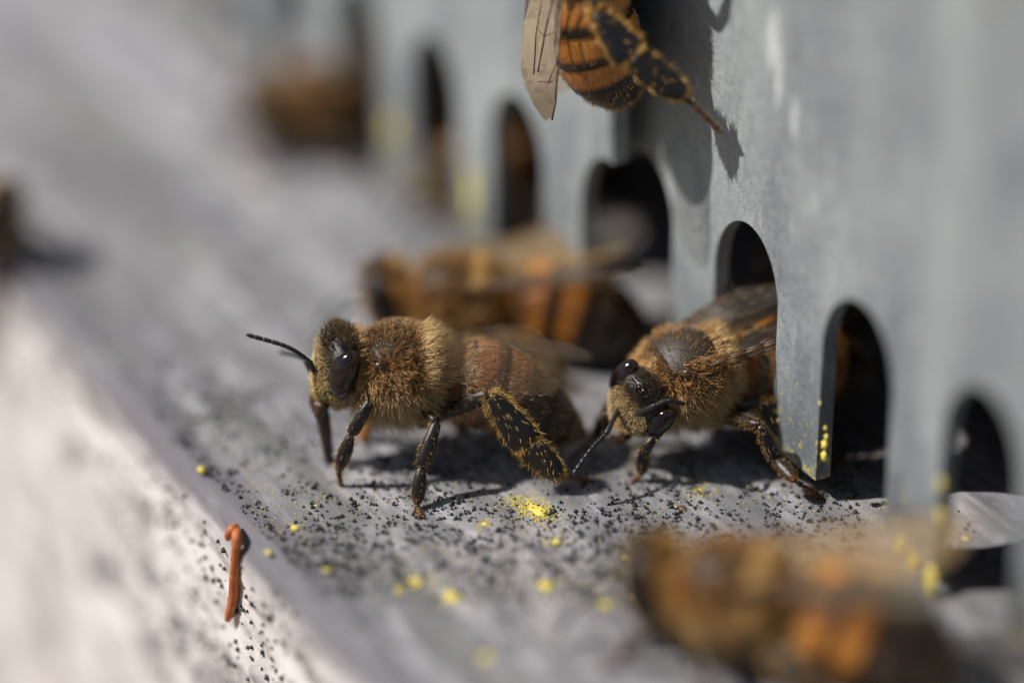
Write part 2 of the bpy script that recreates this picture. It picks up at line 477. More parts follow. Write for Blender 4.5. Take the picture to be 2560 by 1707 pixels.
def wing_mesh(length, width, hind=False, vr=1.0):
    top = [(0, .0), (.08, .05), (.3, .06), (.6, .05), (.85, .03), (.97, -.06), (1, -.22)]
    bot = [(0, -.02), (.06, -.12), (.2, -.42), (.4, -.72), (.6, -.92), (.8, -.98), (.93, -.72), (1, -.30)]
    if hind: top = [(0, 0), (.3, .1), (.7, .12), (.95, -.1), (1, -.3)]; bot = [(0, -.03), (.15, -.4), (.45, -.85), (.75, -.95), (.95, -.65), (1, -.36)]
    n, m = 22, 7; vs_, fs = [], []
    def itp(c, t): return np.interp(t, [p[0] for p in c], [p[1] for p in c])
    for i in range(n+1):
        t = i/n; a, b = itp(top, t), itp(bot, t)
        for j in range(m+1):
            v = a+(b-a)*j/m
            z = .10*math.sin(j*2.3)*math.sin(PI*min(1, t*1.5+.1))*.45+.25*math.sin(PI*t)*(.3)-.10*t*t+.05*noise.noise(Vector((t*7, v*5, 2)))
            vs_.append((-t*length, v*width, z))
    for i in range(n):
        for j in range(m):
            k = i*(m+1)+j; fs.append((k, k+1, k+m+2, k+m+1))
    # veins
    def P(t, f):
        a, b = itp(top, t), itp(bot, t); j = f*m; v = a+(b-a)*f
        z = .10*math.sin(j*2.3)*math.sin(PI*min(1, t*1.5+.1))*.45+.25*math.sin(PI*t)*(.3)-.10*t*t+.05*noise.noise(Vector((t*7, v*5, 2)))
        return V(-t*length, v*width, z)
    lines = [([(t, .0) for t in np.linspace(0, .97, 12)], .05), ([(t, .12) for t in np.linspace(.02, .62, 8)], .05),
             ([(t, .12+.5*t) for t in np.linspace(.02, .78, 10)], .04), ([(.62, .12), (.7, .03)], .04),
             ([(t, .7-.1*t) for t in np.linspace(.15, .8, 8)], .03), ([(.38, .31), (.42, .66)], .03),
             ([(.55, .12), (.6, .42), (.58, .64)], .03), ([(.7, .06), (.8, .2), (.83, .5)], .028), ([(.2, .14), (.24, .68)], .028)]
    if hind: lines = [([(t, .05) for t in np.linspace(0, .9, 8)], .05), ([(t, .45) for t in np.linspace(.05, .8, 7)], .03), ([(.5, .05), (.55, .45)], .025)]
    B = Body()
    for pts, r in lines:
        r *= vr; q = [P(*p) for p in pts]
        for a, b in zip(q[:-1], q[1:]): B.seg(a-(b-a)*.08, b+(b-a)*.08, [(0, r, r), (1, r*.95, r*.95)], V(.01, .3, 1), (0, 0, 0), 0, 5)
    return mesh_np('wing', vs_, fs), mesh_np('vein', B.v, B.f)

def tube_mesh(name, pts, radii, n=8, sub=4, bead=0.0):
    B = Body(); rings = []
    K = (len(pts)-1)*sub
    prev = V(.3, .2, 1)
    for i in range(K+1):
        t = i/K; c = cat_rom(pts, t); d = unit(cat_rom(pts, min(1, t+.01))-cat_rom(pts, max(0, t-.01)))
        w_ = unit(prev-d*(prev@d)); prev = w_; l_ = np.cross(d, w_)
        r = np.interp(t*(len(pts)-1), range(len(radii)), radii)
        if bead: r *= 1+bead*(1 if i % 2 else -1)
        rings.append(ring(c, w_, l_, r, r, n))
    B.loft(rings, [(0, 0, 0)]*len(rings), [0]*(len(rings)-1))
    return mesh_np(name, B.v, B.f)

def ellipsoid(name, center, ax, ay, az, rad, n=20, m=12, kidney=0.0):
    vs_, fs = [], []
    for i in range(m+1):
        a = -PI/2+PI*i/m
        for j in range(n):
            b = 2*PI*j/n
            p = V(math.cos(a)*math.cos(b), math.cos(a)*math.sin(b), math.sin(a))
            x = p[0]+kidney*(p[2]**2)
            vs_.append(center+ax*(x*rad[0])+ay*(p[1]*rad[1])+az*(p[2]*rad[2]))
    for i in range(m):
        for j in range(n):
            k = (j+1) % n; fs.append((i*n+j, i*n+k, (i+1)*n+k, (i+1)*n+j))
    return mesh_np(name, vs_, fs)

def default_legs(zt):
    L = {}
    L['f'] = [(1.2, .7, zt-1.5), (2.3, 1.7, zt-1.3), (3.0, 2.0, zt*.42), (3.35, 2.1, .45), (4.0, 2.2, .06)]
    L['m'] = [(0, .9, zt-1.7), (.1, 2.7, zt-1.1), (-.2, 3.6, zt*.42), (-.3, 3.9, .45), (-.5, 4.4, .06)]
    L['h'] = [(-1.0, .9, zt-1.7), (-2.3, 2.3, zt-.9), (-3.9, 3.0, zt*.42), (-5.0, 3.2, .4), (-5.9, 3.4, .06)]
    out = {}
    for k, pts in L.items():
        out[k+'l'] = pts; out[k+'r'] = [(x, -y, z) for (x, y, z) in pts]
    return out

def make_bee(label, group, zt=3.4, head=None, abdomen=None, abd_rad=None, legs=None, wings=None, antennae=None,
             tongue=None, lod=1.0, amber=3, pal='golden', wing_mat='wing', face_pollen=.0, thorax_axis=None, bald=0.0, top_hair=.3, fuzz=.2, vein=1.0, leg_backlit={}, warm=(1, 1, 1), hs=1.0):
    root = empty('honey_bee')
    tag(root, label, 'bee', group)
    B = Body(); hi = lod >= 1
    T = V(0, 0, zt)
    fx, ly, uz = V(1, 0, 0), V(0, 1, 0), V(0, 0, 1)
    if thorax_axis is not None:
        fx = unit(thorax_axis); ly = unit(np.cross(uz, fx)); uz = np.cross(fx, ly)
    # head frame
    if head is None: head = dict(c=T+V(2.75, 0, -.35), f=V(.93, 0, -.37), u=V(.37, 0, .93))
    hc = np.asarray(head['c'], float); hf = unit(head['f']); hu = unit(np.asarray(head['u'])-hf*(np.dot(head['u'], hf))); hl = np.cross(hu, hf)
    if abdomen is None: abdomen = [T+V(-2.05, 0, -.1), T+V(-3.3, 0, -.2), T+V(-5.0, 0, -.55), T+V(-6.6, 0, -1.1), T+V(-7.9, 0, -1.75), T+V(-8.7, 0, -2.2)]
    if abd_rad is None: abd_rad = [.55, 1.75, 2.05, 1.9, 1.25, .22]
    NR = 40 if hi else 20
    rings, cols_, regs = [], [], []
    for (x, rz, ry, zo, sq) in ((1.02, .25, .35, -.75, 2), (.98, .55, .6, -.62, 2), (.85, 1.0, 1.0, -.38, 2), (.6, 1.45, 1.4, -.12, 2.1), (.3, 1.68, 1.68, 0, 2.2),
                                (-.05, 1.75, 1.78, .02, 2.2), (-.4, 1.62, 1.7, .06, 2.1), (-.68, 1.25, 1.35, .08, 2), (-.86, .8, .95, .05, 2)):
        x *= (1.22 if x > 0 else 1.0)*hs; rz *= 1.08*hs; ry *= .95*hs; zo *= hs
        rings.append(ring(hc+hf*x+hu*zo*1.08, hu, hl, rz, ry, NR, .46, sq)); cols_.append(CH); regs.append('head')
    thf = T+fx*1.9+uz*-.25
    nk = (hc+hf*-.9+thf)/2; rings.append(ring(nk, unit(hu+uz), unit(hl+ly), .42, .5, NR)); cols_.append(CH); regs.append('neck')
    regs[-2] = 'neck'
    for (x, rz, ry, zo) in ((1.92, .5, .6, -.3), (1.78, 1.0, 1.1, -.2), (1.4, 1.45, 1.5, -.06), (.95, 1.72, 1.75, 0), (.4, 1.85, 1.88, .03), (-.2, 1.88, 1.9, .03),
                            (-.8, 1.75, 1.75, .0), (-1.25, 1.42, 1.42, -.05), (-1.6, 1.0, 1.05, -.12), (-1.85, .55, .6, -.2)):
        rings.append(ring(T+fx*x+uz*zo, uz, ly, rz, ry, NR)); cols_.append((.045, .032, .020)); regs.append('thorax')
    regs[-1] = 'waist'
    # abdomen with overlapping tergites
    bounds = [0, .17, .34, .50, .66, .82, 1.0]
    ts = []
    for k in range(6):
        a, b = bounds[k], bounds[k+1]
        for s_ in (0, .12, .35, .6, .8, .93, 1.0): ts.append((a+(b-a)*s_, k, s_))
    abd = [np.asarray(p, float) for p in abdomen]
    for (t, k, s_) in ts:
        c = cat_rom(abd, t); d = unit(cat_rom(abd, min(1, t+.02))-cat_rom(abd, max(0, t-.02)))
        lat = ly; up = unit(np.cross(d, lat)); up = up if up@uz > 0 else -up
        u = t*(len(abd_rad)-1)
        r = float(np.squeeze(cat_rom([[q] for q in abd_rad], t)))
        r = max(r, .08)
        r2 = r+(.05*s_ - (.07 if s_ == 0 and k else 0))*min(1, r)
        rings.append(ring(c, up, lat, r2*.97, r2*1.04, NR))
        if k < amber:
            cc = AM if s_ < .62 else (BR if s_ < .7 else CH)
            if pal == 'brown': cc = (.225, .095, .040) if s_ < .66 else (.075, .04, .022)
        else:
            cc = (.05, .028, .014) if s_ < .3 else CH
        cols_.append(cc); regs.append('abdomen%d%s' % (k, 'a' if s_ < .55 else 'b'))
    B.loft(rings, cols_, regs[:-1])
    # legs
    LG = default_legs(zt)
    if legs: LG.update(legs)
    for key, pts in LG.items():
        pts = [np.asarray(p, float) for p in pts]
        sd = 1 if key[1] == 'l' else -1
        kind = key[0]; wide = V(.25, 0, 1.0) if kind != 'h' else V(.6, .15*sd, 1.0)
        hl_ = 'leg' if kind != 'h' else 'hindleg'
        c0, k1, k2, k3, k4 = pts
        dk, rd = (.014, .010, .008), (.14, .045, .015)
        dk = leg_backlit.get(key, dk)  # chosen legs carry a backlit look in their colour
        tr = c0+(k1-c0)*.22
        B.seg(c0-(k1-c0)*.25, tr+(k1-c0)*.06, [(0, .3, .3), (.5, .36, .34), (1, .24, .24)], wide, dk, hl_)
        fem = .34 if kind != 'h' else .42
        B.seg(tr, k1, [(0, .12, .12), (.1, fem*.8, fem*.7), (.4, fem, fem*.8), (.8, fem*.82, fem*.7), (.97, fem*.66, fem*.6), (1, .08, .08)], wide, dk, hl_)
        if kind == 'h':
            B.seg(k1, k2, [(0, .1, .1), (.05, .28, .18), (.25, .48, .2), (.55, .66, .2), (.85, .76, .2), (.96, .70, .18), (1, .3, .1)], wide, (.010, .008, .008), 'corb', 16)
            B.seg(k2, k3, [(0, .2, .12), (.06, .52, .16), (.3, .66, .18), (.7, .60, .17), (.95, .40, .14), (1, .12, .1)], wide, dk, 'corb', 16)
        else:
            tib = .27 if kind == 'f' else .32
            B.seg(k1, k2, [(0, .1, .1), (.06, tib*.7, tib*.62), (.45, tib, tib*.75), (.85, tib*1.05, tib*.78), (.97, tib*.85, tib*.7), (1, .08, .08)], wide, dk, hl_)
            B.seg(k2, k3, [(0, .10, .10), (.08, .2, .17), (.4, .32, .22), (.75, .30, .2), (.95, .18, .15), (1, .07, .07)], wide, lambda t: dk if t < .8 else rd, hl_)
        # small foot joints and claws
        for q in range(4):
            a, b = k3+(k4-k3)*(q/4), k3+(k4-k3)*((q+1)/4)
            B.seg(a, b, [(0, .06, .06), (.3, .10, .09), (.8, .14, .12), (1, .06, .06)], wide, rd if q > 0 else dk, hl_, 8)
        fd = unit(k4-k3); sdv = unit(np.cross(fd, V(0, 0, 1)))
        for e in (-1, 1):
            tip = k4+fd*.22+sdv*(.16*e)+V(0, 0, -.02); mid = k4+fd*.16+sdv*(.14*e)+V(0, 0, .09)
            B.seg(k4, mid, [(0, .07, .07), (1, .045, .045)], V(0, 0, 1), rd, 'claw', 6)
            B.seg(mid, tip, [(0, .045, .045), (1, .012, .012)], V(0, 0, 1), CH, 'claw', 6)
    bme = mesh_np('body', B.v, B.f, np.array(B.c))
    bme.materials.append(M['body']); bme.materials.append(M['matte'])
    bme.polygons.foreach_set('material_index', np.array([1 if r in ('thorax', 'waist', 'neck') else 0 for r in B.r], dtype=np.int32))
    body = link('body', bme, None, root)
    # eyes
    for sd in (1, -1):
        ec = hc+(hl*(1.32*sd)+hf*.16+hu*.42)*hs
        az = unit(hu+hf*-.22+hl*(sd*.16)); ay = unit(hl*sd+hf*.12-az*((hl*sd+hf*.12)@az)); ax = np.cross(ay, az)
        link('eye', ellipsoid('eye', ec, ax, ay, az, (.64*hs, .62*hs, 1.30*hs), kidney=-.15*np.sign(ax@hf)), M['eye'], root)
    for (y, z) in ((0, 1.62), (.3, 1.5), (-.3, 1.5)):
        if hi: link('simple_eye', ellipsoid('simple_eye', hc+(hf*.4+hu*(z+.12)+hl*y)*hs, hf, hl, hu, (.15, .15, .15), 10, 6), M['eye'], root)
    # antennae
    if antennae is None:
        antennae = [[hc+hf*.95+hl*(.3*s_)+hu*.05, hc+hf*1.75+hl*(.7*s_)+hu*.65, hc+hf*3.0+hl*(1.3*s_)+hu*.1, hc+hf*4.1+hl*(1.7*s_)-hu*.9] for s_ in (1, -1)]
    for a in antennae:
        a = [np.asarray(p, float) for p in a]
        Bn = Body()
        Bn.seg(a[0], a[1], [(0, .08, .08), (.05, .13, .13), (.5, .105, .105), (.95, .13, .13), (1, .07, .07)], V(.2, .1, 1), CH, 0, 8)
        nseg = 10
        for k in range(nseg):
            t0, t1 = k/nseg, (k+1)/nseg; p0, p1 = cat_rom(a[1:], t0), cat_rom(a[1:], t1)
            r = .10 if k else .075
            if k == nseg-1: pr = [(0, r*.8, r*.8), (.2, r, r), (.6, r*.92, r*.92), (.9, r*.55, r*.55), (1, .02, .02)]
            else: pr = [(0, r*.82, r*.82), (.18, r, r), (.82, r*1.04, r*1.04), (1, r*.82, r*.82)]
            Bn.seg(p0, p1, pr, V(.2, .1, 1), CH, 0, 8)
        link('antenna', mesh_np('antenna', Bn.v, Bn.f), M['antenna'], root)
    # mouthparts
    mp = hc+(hf*.85-hu*1.75)*hs
    for sd in (1, -1):
        link('mandible', tube_mesh('mandible', [mp+hl*(.62*sd)+hu*.35, mp+hl*(.5*sd)+hf*.16-hu*.2, mp+hl*(.12*sd)+hf*.2-hu*.5], [.26, .24, .1]), M['tongue'], root)
    if tongue is not None:
        link('proboscis', tube_mesh('proboscis', tongue, [.34, .30, .25, .21, .17, .12, .09, .04][:len(tongue)], 10, 5, .05), M['tongue'], root)
    # wings
    if wings is None: wings = [dict(sw=22, el=6, ro=14)]*2
    for sd, wg in zip((1, -1), wings):
        if wg is None: continue
        for hind in (False, True):
            me_w, me_v = wing_mesh(wg.get('len', 9.2) if not hind else 6.6, 3.0 if not hind else 2.1, hind, vein)
            if sd < 0:
                for me_ in (me_w, me_v):
                    me_.transform(Matrix.Scale(-1, 4, (0, 1, 0))); me_.flip_normals()
            base = T+fx*(.55 if not hind else -.35)+ly*(1.55*sd)+uz*(.95 if not hind else .75)
            fb = Matrix(((fx[0], ly[0], uz[0], base[0]), (fx[1], ly[1], uz[1], base[1]), (fx[2], ly[2], uz[2], base[2]), (0, 0, 0, 1)))
            sw, el, ro = math.radians(wg['sw']-(5 if hind else 0)), math.radians(wg['el']-(3 if hind else 0)), math.radians(wg['ro'])
            # leading edge outwards, membrane folding over the back
            R = Matrix.Rotation(-sw*sd, 4, 'Z') @ Matrix.Rotation(el, 4, 'Y') @ Matrix.Rotation(-ro*sd, 4, 'X')
            mt = fb @ R
            for me_ in (me_w, me_v): me_.transform(mt)
            wo = link('wing', me_w, M[wing_mat], root)
            link('vein', me_v, M['vein'], wo)
        if hi:
            link('wing_scale', ellipsoid('wing_scale', T+fx*.8+ly*(1.66*sd)+uz*.92, fx, ly, uz, (.34, .22, .28), 12, 8), M['tongue'], root)
    # ------------------------------------------------ fur
    reg = np.array(B.r)
    P_, D_, L_, W_, C_, Bd = [], [], [], [], [], []
    back = lambda n_: np.tile(-fx, (n_, 1))
    def tufts(P, amp, fr=2.2):
        return amp*np.array([noise.noise_vector(Vector(p*fr)) for p in P])
    def add(P, D, L, Wd, C, bend=None):
        D = D+tufts(P, .45, 2.6)
        D = D/(np.linalg.norm(D, axis=1, keepdims=True)+1e-9)
        P_.append(P); D_.append(D); L_.append(L); W_.append(np.full(len(P), Wd)*rng.uniform(.7, 1.2, len(P))); C = C*np.array(warm)*2.25*np.exp(rng.normal(-.02, .45, (len(P), 1))); C_.append(C/np.maximum(1, C.max(axis=1, keepdims=True)/.9))
        Bd.append(bend if bend is not None else tufts(P, .35, 1.3)+rng.normal(0, .06, (len(P), 3)))
    q = lod if lod < 1 else 1
    thick = 1 if hi else 2.2
    # thorax
    n = int(17000*q)
    if bald:
        wt = lambda c, nn: np.where(((c-T)@uz > .9) & (np.abs((c-T)@ly) < 1.25) & ((c-T)@fx < 1.5) & ((c-T)@fx > -.75), 1-bald, 1.0)
    else: wt = None
    P, nn, _ = sample_faces(B, np.isin(reg, ['thorax', 'waist', 'neck']), n, wt)
    lz = (P-T)@uz; lx = (P-T)@fx; ll = np.abs((P-T)@ly)
    low = np.clip((.5-lz)/1.6, 0, 1)
    disc = np.clip((lz-.5)/.7, 0, 1)*np.clip((1.55-ll)/.5, 0, 1)*np.clip((lx+1.1)/.5, 0, 1)
    C = mixc((.36, .225, .095), (.46, .37, .235), low)
    C = C*(1-disc[:, None]*.72)+np.array((.11, .07, .036))*disc[:, None]*.72
    dkp = (rng.random(n) < .22); C[dkp] *= .35
    L = (.52+.6*low)*rng.uniform(.5, 1.15, n)*(1-.42*disc)
    add(P, nn*.9+back(n)*(.28+.35*low)[:, None]+np.tile(-uz, (n, 1))*(low*.75)[:, None]+rng.normal(0, .12, (n, 3)), L, .0135*thick, C)
    # rear collar of pale long hair
    n = int(3600*q)
    P, nn, _ = sample_faces(B, np.isin(reg, ['thorax', 'waist']), n, lambda c, k: np.where(((c-T)@fx < -.9) & ((c-T)@uz > -.3), 1., 1e-4))
    add(P, nn*.7+back(n)*.8+rng.normal(0, .12, (n, 3)), rng.uniform(.6, 1.15, n), .0135*thick, mixc((.56, .44, .26), (.48, .35, .17), rng.random(n)))
    # head
    n = int(6000*q)
    def whead(c, k):
        e = np.ones(len(c))
        for sd in (1, -1):
            ec = hc+(hl*(1.32*sd)+hf*.16+hu*.42)*hs; d = c-ec
            e *= np.where(((d@hf)/.62)**2+((d@hu)/1.28)**2+((d@hl)/.8)**2 < 1, .02, 1)
        return e
    P, nn, _ = sample_faces(B, reg == 'head', n, whead)
    hz = (P-hc)@hu; hx = (P-hc)@hf
    up_ = np.clip((hz-.55)/.8, 0, 1); face = np.clip((hx-.25)/.5, 0, 1)*(1-up_)
    C = mixc((.42, .34, .20), (.06, .042, .026), up_)
    yl = (rng.random(n) < face_pollen*(.25+.75*np.clip((.2-hz)/.8, 0, 1))*np.clip(face*1.5, 0, 1)); C[yl] = (.46, .36, .05)
    L = rng.uniform(.14, .32, n)*(1-.5*face)+up_*rng.uniform(.0, top_hair, n)
    add(P, nn+np.tile(hu, (n, 1))*(up_*.5)[:, None]-np.tile(hu, (n, 1))*(face*.4)[:, None]+rng.normal(0, .13, (n, 3)), L, .0125*thick, C)
    # hair fringe behind the eyes
    n = int(1300*q)
    P, nn, _ = sample_faces(B, np.isin(reg, ['head', 'neck']), n, lambda c, k: np.where(((c-hc)@hf < -.35) & ((c-hc)@hf > -.9), 1., 1e-4))
    add(P, nn-np.tile(hf, (n, 1))*.35+rng.normal(0, .15, (n, 3)), rng.uniform(.45, .8, n), .013*thick, mixc((.5, .36, .17), (.38, .25, .1), rng.random(n)))
    # abdomen: dense pale bands, thin short hair elsewhere
    for k in range(6):
        n = int((3000 if k == 0 else 1700 if k < 4 else 1000)*q)
        P, nn, fi = sample_faces(B, np.isin(reg, ['abdomen%da' % k, 'abdomen%db' % k]), n)
        basal = np.char.endswith(reg[fi], 'a'); keep = basal | (rng.random(n) < (.9 if k < 1 else fuzz))
        P, nn = P[keep], nn[keep]; n = len(P); t_ = rng.random(n)*.8
        bandc = (.46, .36, .22) if k < 2 else (.30, .235, .14)
        C = mixc(bandc, (.17, .115, .06), t_)
        Lk = rng.uniform(.3, .75, n) if k == 0 else rng.uniform(.12, .26, n)
        d = unit(abd[-1]-abd[0])
        add(P+nn*-.02, nn*(.65 if k == 0 else .4)+d[None, :]*.9+rng.normal(0, .15, (n, 3)), Lk, .0105*thick, C)
    # legs
    n = int(4200*q)
    P, nn, _ = sample_faces(B, np.isin(reg, ['leg', 'hindleg']), n, lambda c, k: (1-np.abs(k[:, 1]))**2+.12)
    add(P, nn+np.array([[0, 0, -.7]])+rng.normal(0, .2, (n, 3)), rng.uniform(.08, .24, n), .0075*thick, mixc((.30, .22, .08), (.20, .13, .045), rng.random(n)))
    n = int(6000*q)
    P, nn, _ = sample_faces(B, reg == 'corb', n, lambda c, k: (1-np.abs(k[:, 1]))**4+.0012)
    add(P, nn+np.array([[-.3, 0, -.6]])+rng.normal(0, .2, (n, 3)), rng.uniform(.16, .45, n), .0085*thick, mixc((.34, .25, .085), (.24, .15, .05), rng.random(n)))
    me = fur_mesh('fur', np.concatenate(P_), np.concatenate(D_), np.concatenate(L_), np.concatenate(W_), np.concatenate(C_),
                  3 if hi else 2, np.concatenate(Bd))
    tag(link('fur', me, M['fur'], root), kind='stuff')
    return root

def frame(origin, fwd, up=(0, 0, 1)):
    f = unit(fwd); l_ = unit(np.cross(up, f)); u = np.cross(f, l_)
    return Matrix(((f[0], l_[0], u[0], origin[0]), (f[1], l_[1], u[1], origin[1]), (f[2], l_[2], u[2], origin[2]), (0, 0, 0, 1)))
class Loc:
    """points of a bee's own frame, found from where they show in the photograph and their side offset"""
    def __init__(s, m): s.m = m; s.i = m.inverted()
    def w(s, p): return np.array((s.i @ Vector(p)))
    def p(s, px, py, y):
        o, d = s.w(CC), np.array((s.i.to_3x3() @ Vector(ray((px, py)))))
        return o+d*((y-o[1])/d[1])
    def floor(s, px, py, z=0.0):
        g = on_floor(px, py); g[2] = ground(g[0], g[1])+z; return s.w(g)
    def plane(s, px, py, Y):
        d = ray((px, py)); return s.w(CC+d*((Y-CC[1])/d[1]))
    def d(s, r, u, b): return np.array((s.i.to_3x3() @ Vector(CR*r+CU*u-CF*b)))

# ---- bee on the board, side on
def bee_main():
    o = on_floor(1003, 1150); fwd = -CR*math.cos(math.radians(4))-np.array([CF[0], CF[1], 0])*math.sin(math.radians(4))
    mt = frame(o, fwd); K = Loc(mt)
    T = K.p(1003, 916, 0); zt = T[2]
    hc = K.p(851, 919, 0)
    legs = {}
    legs['fl'] = [K.p(962, 992, .9), K.p(926, 1000, 1.9), K.p(878, 1086, 2.1), K.p(846, 1178, 2.2), K.floor(852, 1211, .06)]
    legs['ml'] = [K.p(1040, 1022, 1.0), K.p(1092, 1054, 2.6), K.p(1054, 1166, 3.4), K.p(1042, 1262, 4.0), K.floor(1052, 1290, .06)]
    legs['hl'] = [K.p(1085, 1042, 1.0), K.p(1226, 984, 2.3), K.p(1322, 1112, 3.0), K.p(1398, 1190, 3.4), K.floor(1470, 1204, .06)]
    legs['fr'] = [K.p(975, 1000, -.8), K.p(935, 1035, -1.6), K.p(905, 1100, -1.9), K.p(888, 1165, -2.1), K.floor(872, 1172, .06)]
    legs['mr'] = [K.p(1040, 1020, -1.0), K.p(1120, 1040, -2.4), K.p(1180, 1085, -3.0), K.p(1205, 1118, -3.4), K.floor(1222, 1126, .06)]
    legs['hr'] = [K.p(1085, 1030, -1.0), K.p(1210, 990, -2.2), K.p(1300, 1070, -2.8), K.p(1350, 1110, -3.0), K.floor(1400, 1118, .06)]
    abd = [K.p(1108, 925, 0), K.p(1168, 944, 0), K.p(1254, 976, 0), K.p(1335, 1020, 0), K.p(1408, 1062, 0), K.p(1462, 1086, 0)]
    rad = [.6, 1.82, 1.90, 1.55, .95, .15]
    hf = unit(V(.96, .20, .06))
    ant = [[K.p(798, 962, .35), K.p(774, 902, .55), K.p(716, 866, .7), K.p(614, 836, .9)],
           [K.p(790, 958, -.35), K.p(762, 898, -.5), K.p(738, 888, -1.2), K.p(698, 879, -2.4)]]
    tg = [hc+hf*.85-unit(V(-.06, 0, 1))*1.55, K.p(812, 1072, .1), K.p(818, 1115, 0), K.p(824, 1160, 0), K.p(824, 1190, 0), K.p(806, 1202, 0), K.floor(788, 1212, .05)]
    b = make_bee('fuzzy brown bee standing side on with its tongue on the board', 'bees at the hive entrance', zt=zt,
                 head=dict(c=hc, f=hf, u=V(-.06, 0, 1)), abdomen=abd, abd_rad=rad, legs=legs, antennae=ant, tongue=tg,
                 wings=[dict(sw=5, el=-12, ro=50, len=7.5), dict(sw=5, el=-14, ro=40)], amber=3, pal='brown', face_pollen=.42, top_hair=.26, hs=.97, warm=(1.04, .99, .90), fuzz=.3, vein=.45, leg_backlit={'fr': (.42, .15, .02), 'mr': (.26, .10, .02)})  # far legs painted orange, as if light shone through them
    b.matrix_world = mt
bee_main()

# ---- bee coming out of the hole
def bee_out():
    o = on_floor(1712, 1135)
    tail = V(HX0+.2, STRIP_Y+1.5, 0)
    fwd = V(o[0]-tail[0], o[1]-tail[1], 0)
    mt = frame(o, fwd); K = Loc(mt)
    zt = K.p(1712, 930, 0)[2]
    hc = K.p(1600, 1008, .25)
    hf, hu = K.d(-.735, -.423, .435), K.d(.25, .45, .86)
    hl = np.cross(unit(hu), unit(hf))
    ant0 = hc+unit(hf)*.95
    def ph(px, py, dep): return K.w(at_depth(px, py, dep))
    hd = float((np.array(mt @ Vector(hc))-CC) @ CF)
    ant = [[ant0-hl*.3, ph(1515, 1085, hd-1.4), ph(1480, 1120, hd-1.8), ph(1432, 1186, hd-2.2)],
           [ant0+hl*.3, ph(1640, 1012, hd-2.2), ph(1668, 1002, hd-2.4), ph(1712, 1010, hd-1.6)]]
    legs = {}
    legs['ml'] = [K.p(1790, 1040, 1.0), K.plane(1900, 1062, STRIP_Y-1.6), K.plane(1938, 1145, STRIP_Y-1.0), K.plane(1990, 1203, STRIP_Y-.9), K.floor(2052, 1243, .06)]
    legs['fl'] = [V(1.2, .7, zt-1.5), V(2.4, 1.7, zt-1.8), V(2.9, 1.5, zt*.35), V(2.7, 1.3, .4), V(3.1, 1.2, .06)]
    b = make_bee('golden bee with a tilted head coming out under the metal arch', 'bees at the hive entrance', zt=zt,
                 head=dict(c=hc, f=hf, u=hu), legs=legs, antennae=ant,
                 wings=[dict(sw=9, el=13, ro=-10), dict(sw=9, el=16, ro=6)], wing_mat='wing_dark', amber=4, bald=.93, face_pollen=.06, top_hair=.05, hs=.9, warm=(1.06, .98, .84))
    b.matrix_world = mt
bee_out()

# ---- bees out of focus: one model, copied
proto = make_bee('honey bee', 'bees at the hive entrance', zt=3.0, lod=.3, amber=3, wing_mat='wing_tan',
                 wings=[dict(sw=12, el=14, ro=-14)]*2, warm=(1.25, 1.06, .7))
def copy_tree(o, parent=None):
    c = o.copy(); col.objects.link(c)
    if parent: c.parent = parent
    for ch in list(o.children): copy_tree(ch, c)
    return c
used = []
def place(label, origin, fwd, up=(0, 0, 1), s=1.0):
    o = proto if not used else copy_tree(proto)
    used.append(o); o['label'] = label
    o.matrix_world = frame(origin, fwd, up) @ Matrix.Scale(s, 4)
    return o
def fl(px, py):
    g = on_floor(px, py); g[2] = ground(g[0], g[1]); return g
def dirn(deg):                                        # 0 = to the left across the view, + turns towards the camera
    a = math.radians(deg); h = unit(V(CF[0], CF[1], 0))
    return -CR*math.cos(a)-h*math.sin(a)
place('orange and brown bee walking behind the side on bee', fl(1135, 880), dirn(-4), s=1.05)
place('bee nearest the board edge in front of the last arches, very blurred', fl(1815, 1640), dirn(-20), s=1.05)
def bee_hanging():
    zt = 2.3
    legs = {'hr': [(-1.0, -.9, .8), (-3.4, -2.3, 2.5), (-5.3, -3.6, 1.4), (-7.0, -4.5, -.5), (-8.6, -5.0, -1.84)],
            'mr': [(0, -.9, .8), (.1, -2.9, 1.4), (-.3, -3.9, 0), (-.5, -4.3, -1.2), (-.8, -4.8, -1.84)]}
    b = make_bee('bee hanging head up on the overlapping zinc strip, striped abdomen and leg showing', 'bees at the hive entrance',
                 zt=zt, lod=.35, amber=4, wing_mat='wing_tan', legs=legs, wings=[dict(sw=10, el=4, ro=-50), dict(sw=-2, el=6, ro=10)], warm=(1.2, 1.03, .72))
    b.matrix_world = frame(V(-3.7, STRIP_Y-2.0, 22.9), V(-.10, 0, 1), (-.15, -1, 0))
bee_hanging()
place('blurred bee far along the board beside a pollen smear', fl(800, 372), dirn(20), s=1.0)
place('dark blurred bee at the worn front edge of the board', fl(-118, 640), dirn(165), s=.95)
place('blurred bee standing in the arch beyond the hanging bee', V(HX0-3*HP-.4, STRIP_Y+1.5, 0), V(.2, -1, 0))
place('dim bee deep in the hive behind the pollen dotted tooth', V(HX0+HP-15.5, STRIP_Y+10.5, 0), V(-.1, -1, 0))
place('dim bee in the dark of the hive seen through the last arch', V(HX0+2*HP-15.5, STRIP_Y+12.5, 0), V(-.5, -1, 0))

